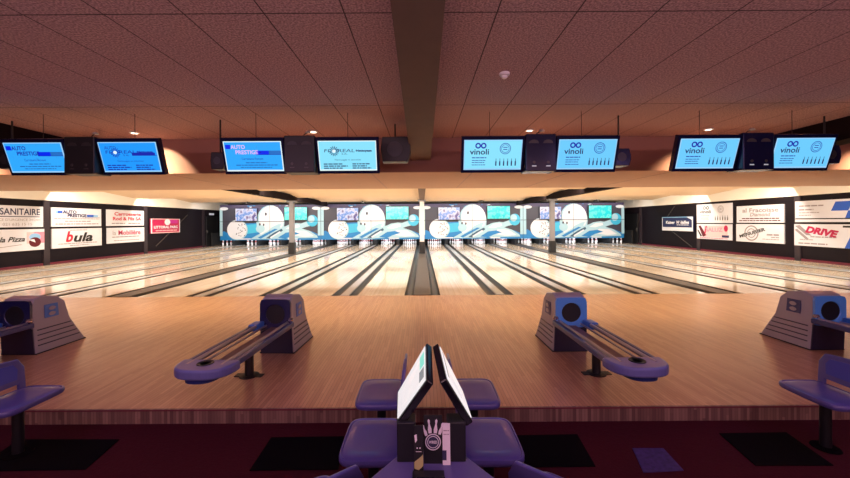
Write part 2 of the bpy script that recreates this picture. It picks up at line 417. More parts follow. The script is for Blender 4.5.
for s, side in ((-1, 'left'), (1, 'right')):
    for i, g in enumerate(gaps):
        wd = (LC[i+1]-LC[i]-1.05)-.404
        wide = ' at the grey column' if i == 3 else ''
        divider(s*g, wd, 'cap_light' if i != 3 else 'cap_grey',
                '%s %s divider strip between lanes, counting %s from the centre%s' % (ORD[i], 'pale' if i != 3 else 'dark', side, wide))

# pins
PIN = [(.026, 0), (.034, .012), (.050, .06), (.0605, .115), (.0575, .16), (.046, .20), (.030, .235), (.0235, .26), (.0235, .275), (.028, .31), (.0323, .342), (.029, .365), (.016, .379), (.002, .381)]
def pin_mesh():
    return MB().lathe(PIN, (0, 0, 0), 'pin_white', 14, mf=lambda i: 'pin_red' if i in (6, 8) else 'pin_white')
pin0 = None
for s, side in ((-1, 'left'), (1, 'right')):
    for i, x in enumerate(LC):
        for r in range(4):
            for k in range(r+1):
                loc = (s*x+(k-r/2)*.3048, 26.4+r*.264, .001)
                if pin0 is None:
                    o = pin0 = pin_mesh().build('bowling_pin', smooth=True)
                else:
                    o = pin0.copy(); C.objects.link(o)
                pos = (['front white pin'], ['left white pin of the second row', 'right white pin of the second row'],
                       ['left white pin of the third row', 'middle white pin of the third row', 'right white pin of the third row'],
                       ['leftmost white pin of the back row', 'inner left white pin of the back row', 'inner right white pin of the back row', 'rightmost white pin of the back row'])[r][k]
                lab = '%s, %s lane %s of centre' % (pos, ORD[i], side)
                o.location = loc; tag(o, lab, 'bowling pin', 'pins on the %s lane %s of centre' % (ORD[i], side))
# partitions between pin decks and pit curtain
pp = [0]+gaps+[15.18]
for s, side in ((-1, 'left'), (1, 'right')):
    for i, g in enumerate(pp):
        if g == 0 and s == 1: continue
        wd = .09 if i != 9 else .05
        o = MB().box(s*g-wd, s*g+wd, 26.05, 27.9, .013, .95, 'black').build('pin_deck_partition')
        o.data.materials[0] = MAT['pit_black']
        tag(o, 'black partition behind the centre column, between pin decks' if g == 0 else '%s black partition between pin decks, counting %s from the centre column' % (ORD[i-1], side), 'partition', 'partitions between pin decks')
o = MB().box(-15.2, 15.2, 27.95, 28.0, -.1, 2.9, 'pit_black').build('pit_curtain')
tag(o, 'long black curtain hanging behind the pins', 'curtain')

# ================================================================== MASK PANELS
MY = 25.6; S = MY/361.0
MZ1 = CAMZ+18.2*S; UW = 101*S; 
def U(dx, dy): return (dx*S, -dy*S)
def mask_unit(k, label):
    x0 = (-202+101*k)*S
    t = thing('mask_panel', label, 'mural panel', (0, 0, 0), group='printed mural panels above the pins')
    place(t, frame((x0, MY, MZ1), (1, 0, 0), (0, 0, 1)))
    H = 35.3
    MB().box(.006, UW-.006, -H*S, 0, -.06, 0, 'm_charcoal').build('backing_board', t)
    P = lambda *a: [U(*q) for q in a]
    def shape(name, pts_list, n):
        items = []
        for it in pts_list:
            if it[0] == 'p': items.append(('p', P(*it[1]), it[2]))
            elif it[0] == 'e': u, v = U(it[1], it[2]); items.append(('e', u, v, it[3]*S, it[4]*S, it[5]))
            elif it[0] == 'r': a = U(it[1], it[2]); b = U(it[3], it[4]); items.append(('r', a[0], b[1], b[0], a[1], it[5]))
        return flat(name, items, t, n)
    rnd = random.Random(3)
    shape('printed_sky', [('r', .2, 0, 100.8, 3.4, 'm_purple'), ('r', 34, 3.4, 64, 16, 'm_purple')] +
          [('e', rnd.uniform(10, 90), rnd.uniform(.8, 3), rnd.uniform(.5, 1.6), .5, rnd.choice(['m_pale', 'm_steel', 'm_white', 'm_blue'])) for _ in range(16)], .004)
    shape('printed_water', [('p', [(.2, H), (.2, 29), (4, 26), (10, 29.5), (20, 31), (26, 30), (26, 18.5), (40, 18), (44, 28), (60, 29), (80, 25), (92, 27), (100.8, 31), (100.8, H)], 'm_blue'),
                            ('p', [(27, 20), (38, 19), (42, 27), (27, 29)], 'm_cyan')], .014)
    shape('printed_giant_pin', [('e', 50.5, 17.6, 14, 17.2, 'm_pale'), ('e', 51.5, 15, 12.3, 14, 'm_white'), ('e', 40.5, 24, 4.5, 4, 'm_pale'), ('e', 46, 9.3, 1.0, 1.6, 'm_charcoal'),
                                ('e', 40, 19.6, .9, 1.3, 'm_charcoal'), ('e', 43.8, 20, .8, 1.3, 'm_charcoal')], .020)
    shape('printed_ball', [('e', 17.6, 25, 10.3, 10.1, 'm_pale'), ('e', 17.0, 24.8, 9.7, 9.5, 'm_white')] +
          [('e', 20+rnd.uniform(-4, 6), 25+rnd.uniform(-6, 6), .45, .5, 'm_charcoal') for _ in range(24)], .026)
    shape('printed_arm', [('p', [(30, H-.8), (36, 31), (46, 26), (52, 22.5), (58, 19.5), (62, 19), (60, 23), (66, 21.5), (70, 19.6), (77, 18.5), (81, 19), (88, 16.5), (94, 14.5), (97, 17), (95, 20.5), (86, 22.5), (82, 24), (90, 26.5), (97, 31), (98, H-2)], 'm_pale'),
                          ('p', [(66, 24), (72, 20.6), (79, 20), (80, 22.2), (72, 24.5)], 'm_white'),
                          ('p', [(70, 30), (76, 26), (86, 26.5), (94, 31.5), (84, 32.5)], 'm_white'),
                          ('p', [(38, 32.8), (46, 28.5), (55, 24), (58, 24.5), (48, 30), (41, 34)], 'm_blue'),
                          ('p', [(46, 33.5), (54, 28), (62, 24), (63, 26), (58, 29), (50, 34)], 'm_steel'),
                          ('p', [(58, 33), (66, 28), (74, 27), (80, 29), (72, 31), (66, 34)], 'm_blue'),
                          ('p', [(40, 29), (50, 23.2), (51, 24), (41, 30)], 'm_white'),
                          ('p', [(50, 32.5), (60, 26.5), (61, 27.5), (51, 33.5)], 'm_white')], .040)
    shape('printed_light_ball', [('e', 92.5, 16.3, 5.6, 5.8, 'm_cyan'), ('e', 91.4, 14.6, 3.4, 3.6, 'm_pale')], .052)
    shape('printed_upright_pin', [('r', 98, 3, 100.8, 31, 'm_pale'), ('e', 96.5, 3.8, 4.2, 1.6, 'm_white')], .056)
    shape('printed_upright_pin', [('r', .2, 3, 3, 31, 'm_pale'), ('e', 4.4, 3.8, 4.2, 1.6, 'm_white')], .056)
    shape('seam', [('r', .2, 16.55, 100.8, 17.0, 'm_seam'), ('r', 50, .2, 50.25, 33, 'm_seam')], .062)
    shape('sill_strip', [('r', 20, 33.6, 31, 34.6, 'm_white'), ('r', 68, 33.8, 78, 34.8, 'm_white')], .064)
    for side, (a, b, c, d), m, lb in (('left', (16, 3.4, 38, 16.4), 'tv_show', 'television showing a blurred picture'),
                                      ('right', (64.8, 2.4, 88, 15.8), 'tv_score', 'television showing a turquoise table')):
        tv = thing('wall_television', lb+' on the %s mural panel from the left' % ORD[k], 'television', group='televisions mounted on the mural')
        place(tv, frame((x0+(a+c)/2*S, MY-.075, MZ1-(b+d)/2*S), (1, 0, 0), (0, 0, 1)))
        W_, H_ = (c-a)*S/2, (d-b)*S/2
        MB().box(-W_, W_, -H_, H_, 0, .05, 'black').build('bezel', tv, bevel=.006)
        MB().box(-W_+.03, W_-.03, -H_+.03, H_-.03, .0502, .054, m).build('screen', tv)
for k, lb in enumerate(('leftmost mural panel of giant ball and blue wave above the pins', 'mural panel of giant ball and blue wave just left of the centre column',
                        'mural panel of giant ball and blue wave just right of the centre column', 'rightmost mural panel of giant ball and blue wave above the pins')):
    mask_unit(k, lb)

# small black devices on the ceiling in front of the mural
for i, (x, lb) in enumerate(((-11.5, 'leftmost small black ceiling projector in front of the mural'), (-3.9, 'small black ceiling projector left of the centre column'),
                             (3.9, 'small black ceiling projector right of the centre column'), (11.5, 'rightmost small black ceiling projector in front of the mural'))):
    t = thing('ceiling_projector', lb, 'projector', (x, 23.8, 2.93), group='projectors on the last ceiling lip')
    MB().box(-.16, .16, -.14, .14, -.02, .07, 'black').build('body', t, bevel=.02)
    MB().tube([(0, 0, .07), (0, 0, .115)], .03, 'black').build('bracket', t)
    MB().tube([(.05, -.14, .03), (.05, -.16, .03)], .035, 'black_gloss').build('lens', t)

# ================================================================== WALL SIGNS
def sign(side, y0, y1, z0, z1, label, bg='sign_white', off=.052):
    """y0..y1 along the wall (near to far)"""
    yc = (y0+y1)/2; zc = (z0+z1)/2; W = abs(y1-y0); H = z1-z0
    t = thing('advertising_sign', label, 'sign', group='advertising boards on the %s wall' % side)
    if side == 'left': place(t, frame((-WX+off, yc, zc), (0, 1, 0), (0, 0, 1)))
    else: place(t, frame((WX-off, yc, zc), (0, -1, 0), (0, 0, 1)))
    MB().box(-W/2, W/2, -H/2, H/2, -.05, 0, bg).build('board', t)
    return t, W/2, H/2
def lines(t, rows, m='ink_grey', name='small_print', n=.006):
    items = []; rnd = random.Random(5)
    for (u0, u1, v, h) in rows:
        u = u0
        while u < u1:
            L = min(rnd.uniform(.8, 2.6)*h*2, u1-u); items.append(('r', u, v-h/2, u+L, v+h/2, m)); u += L+h*.6
    mb = MB()
    for it in items: mb.face([mb.bm.verts.new((a, b, n)) for a, b in ((it[1], it[2]), (it[3], it[2]), (it[3], it[4]), (it[1], it[4]))], m)
    return mb.build(name, t)
T = text_part
# left wall
t, w_, h_ = sign('left', 12.35, 14.58, 1.54, 2.355, 'white board reading SANITAIRE in grey-blue letters, nearest on the left wall')
T('lettering', 'SANITAIRE', .34, 'ink_navy', t, .30, .17, .005, bold=.006, width=1.38)
flat('underline', [('r', -.40, -.02, .98, .010, 'ink_navy')], t)
T('lettering', "SERVICE D'URGENCE 24/24H", .13, 'ink_grey', t, .12, -.13, .005, width=1.75)
T('lettering', '021 635 15 15', .15, 'ink_grey', t, .2, -.30, .005, width=1.0)
t, w_, h_ = sign('left', 12.35, 14.62, .63, 1.46, 'white pizza board with a pink corner picture, below the SANITAIRE board')
flat('picture', [('r', .48, -.14, 1.1, .30, 'ink_palepink'), ('r', .75, -.14, 1.13, .30, 'ink_pink'), ('e', .78, .1, .22, .15, 'ink_skyblue'), ('e', .78, -.1, .22, .19, 'ink_maroon'), ('p', [(.55, 0), (.75, .02), (.8, -.12)], 'sign_white')], t)
T('lettering', 'la Pizza', .26, 'ink_black', t, -.02, .03, .006, bold=.006, shear=.35, width=.85)
flat('underline', [('p', [(-.9, -.30), (.3, -.18), (.3, -.16), (-.9, -.28)], 'ink_grey')], t)
lines(t, [(-.8, -.4, .30, .04)])
t, w_, h_ = sign('left', 14.90, 17.22, 1.54, 2.345, 'white board with blue bars reading AUTO PRESTIGE')
flat('blue_bar', [('r', -1.0, .17, -.70, .28, 'ink_skyblue'), ('r', -.9, .17, -.70, .28, 'ink_blue'), ('r', .42, .02, .98, .13, 'ink_skyblue'), ('r', .42, .02, .75, .13, 'ink_blue'), ('r', -1.05, .16, -.3, .17, 'ink_navy'), ('r', .3, .0, 1.08, .012, 'ink_navy')], t)
T('lettering', 'AUTO', .19, 'ink_navy', t, -.38, .225, .009, bold=.008, width=.62)
T('lettering', 'PRESTIGE', .19, 'ink_navy', t, -.05, .07, .009, bold=.008, width=.88)
lines(t, [(-1.05, 1.05, -.06, .035), (-.6, .6, -.17, .045), (-1.0, 1.0, -.29, .045)])
t, w_, h_ = sign('left', 14.92, 17.24, .63, 1.455, 'white board reading bula in black italics with a red b')
T('red_initial', 'b', .62, 'ink_red', t, -.45, .04, .006, bold=.02, shear=.25)
T('lettering', 'ula', .55, 'ink_black', t, .18, .0, .006, bold=.018, shear=.25, width=.92)
lines(t, [(-.4, .4, .34, .03), (-.9, .9, -.24, .035), (-.4, .5, -.33, .035)])
t, w_, h_ = sign('left', 17.53, 19.86, 1.545, 2.35, 'white board with heavy red lettering, Carrosserie, beside the post')
T('lettering', 'Carrosserie', .23, 'ink_red', t, .1, .19, .006, bold=.007, width=1.7)
T('lettering', 'Rod & Fils SA', .23, 'ink_red', t, .05, -.05, .006, bold=.007, width=1.8)
lines(t, [(-.9, -.1, -.28, .05), (.1, .9, -.28, .05)])
t, w_, h_ = sign('left', 17.55, 19.88, .68, 1.45, 'white board reading la Mobilière in grey and dark red letters')
T('lettering', 'la', .33, 'ink_grey', t, -.78, .12, .006)
T('lettering', 'Mobilière', .33, 'ink_crimson', t, .17, .12, .006, bold=.006, width=1.42)
lines(t, [(-.9, .8, -.08, .05), (-.8, .8, -.26, .035)])
t, w_, h_ = sign('left', 20.3, 22.75, 1.09, 1.93, 'small crimson board with a round white emblem, alone beyond the white boards', 'ink_crimson', off=.095)
flat('border', [('r', -1.22, .38, 1.22, .42, 'ink_palepink'), ('r', -1.22, -.42, 1.22, -.37, 'ink_palepink'), ('r', -1.22, -.42, -1.12, .42, 'sign_white'), ('r', 1.15, -.42, 1.22, .42, 'sign_white'), ('r', -.05, .15, 1.0, .36, 'ink_magenta')], t)
flat('emblem', [('e', .1, .22, .24, .18, 'sign_white')], t, n=.008)
T('lettering', 'LITTORAL PARC', .2, 'sign_white', t, .0, -.08, .008, bold=.01, width=2.0)
lines(t, [(-.85, .95, -.27, .06)], 'ink_palepink', n=.008)
# right wall
t, w_, h_ = sign('right', 20.3, 22.95, 1.02, 1.86, 'small navy board with a white lower band, alone beyond the white boards', 'ink_navy', off=.095)
flat('band', [('r', -1.3, -.42, 1.3, -.2, 'sign_white'), ('r', -1.3, -.42, -1.25, .42, 'sign_white'), ('r', 1.22, -.42, 1.3, .42, 'sign_white'), ('r', -1.3, .38, 1.3, .42, 'ink_skyblue'), ('p', [(.8, .41), (1.29, .41), (1.29, .2)], 'sign_white')], t)
T('lettering', 'Kaiser', .24, 'sign_white', t, -.55, .08, .008, bold=.01, width=.8)
T('lettering', 'Médailles', .24, 'sign_white', t, .5, .09, .008, bold=.01, width=1.0)
lines(t, [(0, 1.0, -.06, .04)], 'sign_white', n=.008)
def vinoli(t, w, h, ink, sup, sc=1.0, n=.008, grey=None):
    """shared layout of the wine merchant's advert"""
    g = grey or ink
    flat('loop_emblem', [('ring', -w*.52, h*.62, h*.10, h*.19, sup), ('ring', -w*.33, h*.62, h*.10, h*.19, sup)], t, n)
    T('lettering', 'vinoli', h*.52, ink, t, -w*.46, h*.2, n, bold=h*.008, width=w*.66)
    flat('round_stamp', [('ring', w*.42, h*.42, h*.33, h*.37, g), ('ring', w*.42, h*.42, h*.24, h*.27, g)]+[('r', w*.42-h*.14, h*(.48-.14*q), w*.42+h*.14, h*(.53-.14*q), g) for q in range(2)], t, n)
    lines(t, [(-w*.72, -w*.22, -h*.18, h*.06), (-w*.72, -w*.25, -h*.36, h*.045), (-w*.72, -w*.28, -h*.5, h*.045), (-w*.72, -w*.25, -h*.66, h*.045)], g, n=n)
    b = []
    for q in range(6):
        u = w*(.12+.135*q)
        b += [('r', u-w*.022, -h*.72, u+w*.022, -h*.42, ink), ('r', u-w*.009, -h*.42, u+w*.009, -h*.24, ink)]
    flat('bottle_row', b, t, n)
t, w_, h_ = sign('right', 17.82, 20.1, 1.5, 2.5, 'white board reading vinoli with a double loop emblem, on the right wall')
vinoli(t, w_, h_, 'ink_black', 'ink_black', grey='ink_grey')
t, w_, h_ = sign('right', 17.84, 20.1, .64, 1.44, 'pale pink board with dark brush strokes, below the vinoli board')
flat('picture', [('r', -.6, -.3, .9, .32, 'ink_palepink'), ('p', [(-1.0, .3), (-.85, .32), (-.45, -.2), (-.7, -.3)], 'ink_maroon'), ('p', [(-1.1, .1), (-.98, .05), (-.75, -.25), (-.85, -.3)], 'ink_black'), ('p', [(-.5, .3), (-.4, .3), (-.5, -.1), (-.6, -.1)], 'ink_crimson'), ('e', .8, .18, .12, .16, 'ink_crimson'), ('r', .55, -.28, .98, -.16, 'ink_navy')], t)
T('lettering', 'SALUZ', .3, 'ink_pink', t, .05, .1, .008, bold=.01, width=1.1)
lines(t, [(-.9, .9, -.34, .03)], 'ink_crimson', n=.008)
t, w_, h_ = sign('right', 15.26, 17.55, 1.52, 2.31, 'cream board with two rows of grey lettering, above the MENUISIER board')
T('lettering', 'al Fracoisse', .27, 'ink_grey', t, .05, .17, .006, bold=.006, width=1.75)
T('lettering', 'Diamond', .24, 'ink_grey', t, .05, -.03, .006, bold=.006, shear=.2, width=1.0)
lines(t, [(-.85, .95, -.2, .045), (-1.0, 1.0, -.3, .045)], 'ink_maroon')
t, w_, h_ = sign('right', 15.26, 17.58, .62, 1.455, 'white board reading MENUISIER slanting across a round stamp')
flat('round_stamp', [('ring', -.35, .0, .30, .36, 'ink_grey'), ('ring', -.35, .0, .18, .22, 'ink_grey')], t)
flat('banner', [('p', [(-1.05, -.28), (.35, .12), (.40, .26), (-1.0, -.13)], 'sign_white')], t, n=.008)
T('lettering', 'MENUISIER', .2, 'ink_black', t, -.33, -.0, .011, bold=.008, width=1.35, rot=.28)
lines(t, [(.4, .95, -.05, .07), (.6, .95, -.16, .04), (.2, .95, -.25, .03)])
t, w_, h_ = sign('right', 12.0, 14.80, 1.55, 2.39, 'long cream board with blue slanted blocks, nearest on the right wall, upper')
flat('blue_blocks', [('p', [(-.1, .0), (.45, .0), (.6, .34), (.05, .34)], 'ink_blue'), ('p', [(.35, -.27), (.9, -.27), (1.05, 0), (.45, 0)], 'ink_blue'), ('p', [(.5, .06), (1.38, .06), (1.38, .3), (.6, .3)], 'ink_skyblue')], t)
T('lettering', 'VIRGIL', .2, 'ink_navy', t, .98, .18, .008, bold=.01, shear=.2, width=.7)
flat('base_line', [('r', -1.38, -.31, 1.38, -.27, 'ink_black'), ], t, n=.007)
lines(t, [(-1.25, -.35, .22, .05), (-1.25, -.7, .07, .05), (-1.25, -.5, -.05, .03), (-1.25, -.8, -.15, .03)])
t, w_, h_ = sign('right', 12.0, 14.84, .60, 1.465, 'long white board reading DRIVE in red with a blue corner')
T('lettering', 'DRIVE', .34, 'ink_crimson', t, -.45, .14, .008, bold=.02, shear=.25, width=1.15, rot=-.16)
flat('sweep', [('p', [(-1.38, .36), (-1.2, .4), (-.75, -.02), (-.95, .0)], 'ink_grey'), ('p', [(-1.4, .2), (-1.3, .25), (-.85, -.15), (-.98, -.16)], 'ink_grey')], t, n=.005)
flat('blue_corner', [('p', [(.35, -.43), (1.42, -.43), (1.42, .18), (.62, .22)], 'ink_blue'), ('p', [(.62, -.36), (.85, -.36), (1.1, .0), (1.3, .0), (1.3, .12), (1.0, .12)], 'sign_white')], t)
lines(t, [(.3, 1.2, .35, .07)], 'ink_black'); lines(t, [(-1.25, -.2, -.33, .05), (-1.2, -.7, -.18, .03), (-.8, .1, -.06, .04)], name='small_print')
# exit light above the left door
t = thing('exit_light', 'small white exit lamp box above the far left door', 'lamp', (-WX+.09, 26.2, 2.25))
MB().box(-.03, .03, -.25, .25, -.01, .12, 'led').build('diffuser', t); MB().box(-.05, -.03, -.28, .28, -.03, .15, 'cap_grey').build('housing', t)

# ================================================================== OVERHEAD MONITORS
def monitor(x0, x1, bg, label, edge='lcd_edge'):
    zt, zb, yt, yb = 2.80, 2.395, 5.10, 5.225
    w = x1-x0; c = ((x0+x1)/2, (yt+yb)/2, (zt+zb)/2); vv = Vector((0, yt-yb, zt-zb)); H = vv.length
    t = thing('overhead_monitor', label, 'monitor', group='scoring monitors hanging over the approach')
    place(t, frame(c, (1, 0, 0), vv))
    MB().box(-w/2-.035, w/2+.035, -H/2-.045, H/2+.05, -.09, -.004, 'navy_gloss').build('casing', t, bevel=.006)
    MB().box(-w/2, w/2, -H/2, H/2, -.004, .002, edge).build('screen', t)
    flat('screen_background', [('r', -w/2+.012, -H/2+.02, w/2-.012, H/2-.012, bg)], t, n=.0035)
    return t, w/2, H/2
def rod(t_x, lab):
    t = thing('hanger_rod', lab, 'hanger rod', (t_x, 5.28, 2.88), group='rods carrying the monitors')
    MB().tube([(0, 0, 0), (0, 0, .37)], .004, 'black').build('rod', t)
    MB().box(-.03, .03, -.09, .02, -.012, .0, 'black').build('clamp', t)
def autop(t, w, h, top='AUTO', ink='lcd_pink', sub=True):
    flat('blue_bar', [('r', -w*.94, h*.5, -w*.76, h*.78, 'lcd_royal'), ('r', w*.1, h*.12, w*.97, h*.38, 'lcd_soft'), ('r', w*.1, h*.12, w*.55, h*.38, 'lcd_royal'), ('r', w*.1, h*.1, w*.97, h*.125, 'lcd_ink')], t, n=.005)
    T('lettering', top, h*.36, ink, t, -w*.50, h*.62, .007, bold=.002, width=w*.5)
    T('lettering', 'PRESTIGE', h*.36, ink, t, -w*.22, h*.27, .007, bold=.002, width=w*.78)
    T('subtitle', 'Carrosserie Romont', h*.22, 'lcd_ink', t, -.02, -h*.16, .007, width=w*.75)
    lines(t, [(-w*.3, w*.45, -h*.42, h*.07), (-w*.65, w*.8, -h*.58, h*.07), (-w*.5, w*.6, -h*.74, h*.06)], 'lcd_soft', n=.006)
def floreal(t, w, h, faint=False):
    k = 'lcd_ink' if faint else 'lcd_darkink'
    pet = []
    for q in range(14):
        a = q*2*PI/14; cu, cv = -w*.46, h*.32
        p = lambda r, d: (cu+r*h*math.cos(a+d), cv+r*h*math.sin(a+d))
        pet.append(('p', [p(.14, -.1), p(.27, -.12), p(.36, 0), p(.27, .12), p(.14, .1)], k))
    flat('flower_emblem', pet+[('e', -w*.46, h*.32, h*.12, h*.11, 'lcd_white')], t, n=.005)
    T('lettering', 'FLOREAL', h*.3, k, t, -w*.28, h*.34, .008, width=w*1.05, shear=.1)
    T('lettering', 'Nettoyage', h*.17, k, t, w*.57, h*.34, .008, bold=.002, width=w*.55)
    T('subtitle', 'S.A.', h*.14, k, t, -w*.1, h*.13, .008, width=w*.2)
    T('subtitle', 'Nettoyages et entretien', h*.14, k, t, 0, -h*.26, .008, width=w*.9)
    lines(t, [(-w*.85, -w*.2, -h*.54, h*.07), (-w*.85, -w*.02, -h*.68, h*.07), (-w*.85, -w*.2, -h*.82, h*.07), (w*.15, w*.75, -h*.54, h*.07), (w*.15, w*.65, -h*.68, h*.07), (w*.15, w*.8, -h*.82, h*.07)], k, n=.006)
MX = [(-5.92, -5.10), (-4.58, -3.76), (-2.81, -1.99), (-1.47, -.645), (.605, 1.43), (1.95, 2.77), (3.67, 4.50), (5.03, 5.85)]
t, w_, h_ = monitor(*MX[0], 'lcd_mid', 'leftmost overhead monitor with a blue AUTO PRESTIGE screen'); autop(t, w_, h_, ink='lcd_ink')
t, w_, h_ = monitor(*MX[1], 'lcd_blue', 'second overhead monitor from the left, screen fading between two adverts')
T('lettering', 'AUTO', h_*.3, 'lcd_ink', t, -w_*.6, h_*.62, .007, width=w_*.4)
flat('blue_bar', [('r', w_*.1, h_*.12, w_*.9, h_*.3, 'lcd_ink'), ('r', w_*.1, h_*.1, w_*.97, h_*.125, 'lcd_ink')], t, n=.0045); floreal(t, w_, h_, True)
t, w_, h_ = monitor(*MX[2], 'lcd_mid', 'third overhead monitor from the left, AUTO PRESTIGE advert with pinkish lettering', 'lcd_white'); autop(t, w_, h_)
t, w_, h_ = monitor(*MX[3], 'lcd_aqua', 'pale overhead monitor with a FLOREAL flower advert, just left of the centre beam', 'lcd_white'); floreal(t, w_, h_)
for q, (lb, bg) in enumerate((('overhead monitor with a pale blue vinoli advert just right of the centre beam', 'lcd_aqua'), ('vinoli monitor immediately right of the dark speaker box nearest the centre beam', 'lcd_cyan'),
                              ('vinoli monitor left of the rightmost speaker box', 'lcd_cyan'), ('rightmost overhead monitor with a blue vinoli advert', 'lcd_cyan'))):
    t, w_, h_ = monitor(*MX[4+q], bg, lb)
    vinoli(t, w_, h_, 'lcd_darkink', 'lcd_ink', n=.006, grey='lcd_ink')
for i, (a, b) in enumerate(MX):
    rod((a+b)/2-.02, 'thin black rod holding up the %s overhead monitor from the left' % ORD[i])
for i, (a, b) in enumerate(((-5.06, -4.62), (-1.95, -1.51), (1.47, 1.91), (4.54, 4.99))):
    lb = ('black speaker box between the two leftmost monitors', 'black speaker box between the monitors left of the centre beam', 'navy speaker box with two arched grilles right of the centre beam', 'navy speaker box between the two rightmost monitors')[i]
    m = 'black' if i < 2 else 'navy_gloss'
    t = thing('speaker_box', lb, 'speaker', ((a+b)/2, 5.25, 2.62), group='speaker boxes between the monitors'); w2 = (b-a)/2-.005
    MB().box(-w2, w2, -.15, .14, -.265, .26, m).build('cabinet', t, bevel=.012)
    for s in (-1, 1):
        pts = [(s*.1+.07*math.cos(q*PI/8), -.153, .13+.05*math.sin(q*PI/8)) for q in range(9)]
        MB().prism(pts, (0, .004, 0), 'gutter_dark' if i < 2 else 'cap_grey').build('grille', t)
        MB().box(s*.1-.03, s*.1+.03, -.154, -.15, -.20, -.185, 'led' if i > 1 else 'cap_grey').build('badge', t)
        MB().tube([(s*.1, -.15, -.14), (s*.1, -.156, -.14)], .02, 'cap_grey').build('knob', t)
    # small lamp on a crooked arm on top of the box
    t = thing('spot_lamp', ('leftmost small spotlight on top of a speaker box', 'small spotlight over the speaker box left of the centre beam', 'small spotlight over the speaker box right of the centre beam', 'rightmost small spotlight on top of a speaker box')[i], 'lamp', ((a+b)/2+.02, 5.3, 2.884), group='spotlights over the speaker boxes')
    MB().tube([(0, 0, 0), (-.02, 0, .05), (.05, -.02, .085)], .007, 'black').build('arm', t)
    MB().lathe([(.012, .03), (.03, .02), (.045, 0), (.04, -.004)], (.05, -.02, .075), 'cap_light', 12).build('lamp_shade', t, smooth=True)
# side loudspeakers
for i, (x, y, z, sx, sz, lb) in enumerate(((-.43, 5.9, 2.82, .2, .2, 'black loudspeaker beside the centre beam on the left'), (-3.12, 5.6, 2.60, .09, .13, 'small dark loudspeaker left of the third monitor'),
                                        (3.0, 5.5, 2.60, .11, .13, 'small navy loudspeaker right of the sixth monitor'), (6.25, 5.6, 2.64, .12, .14, 'small dark loudspeaker beyond the rightmost monitor'), (-6.35, 5.6, 2.64, .12, .14, 'small dark loudspeaker beyond the leftmost monitor'))):
    t = thing('loudspeaker', lb, 'loudspeaker', (x, y, z), group='dark loudspeakers hung near the monitors')
    pts = [(-sx, -.1, -sz), (sx, -.1, -sz), (sx*1.25, -.1, -sz*.3), (sx*1.25, -.1, sz*.3), (sx, -.1, sz), (-sx, -.1, sz), (-sx*1.15, -.1, 0)]
    MB().prism(pts, (0, .22, 0), 'black' if x < 0 else 'navy_gloss').build('cabinet', t, bevel=.01)
    MB().tube([(0, 0, sz), (0, 0, CZ-z-.001)], .012, 'black').build('hanger', t)
    MB().lathe([(sx*.6, -.104), (sx*.62, -.1)], (0, 0, 0), 'gutter_dark', 18, axis='Y').build('cone', t)
# smoke detector
t = thing('smoke_detector', 'round white smoke detector on the ceiling right of the centre beam', 'smoke detector', (.90, 3.9, CZ))
MB().lathe([(.055, -.001), (.058, -.018), (.05, -.03), (.02, -.034)], (0, 0, 0), 'white', 20).build('base', t, smooth=True)
MB().lathe([(.03, -.034), (.032, -.05), (.02, -.062), (.004, -.064)], (0, 0, 0), 'white', 16).build('sensor_head', t, smooth=True)
# recessed downlights
for i, x in enumerate((-8.4, -5.05, -1.9, 1.9, 5.05, 8.4)):
    t = thing('downlight', '%s recessed ceiling downlight along the bulkhead from the left' % ORD[i], 'ceiling light', (x, 6.35, CZ), group='downlights along the bulkhead')
    MB().lathe([(.075, -.002), (.08, -.012), (.06, -.015)], (0, 0, 0), 'white', 20).build('trim_ring', t, smooth=True)
    MB().lathe([(.05, -.0152), (.05, -.017)], (0, 0, 0), 'lamp_glow', 16).build('lens', t)

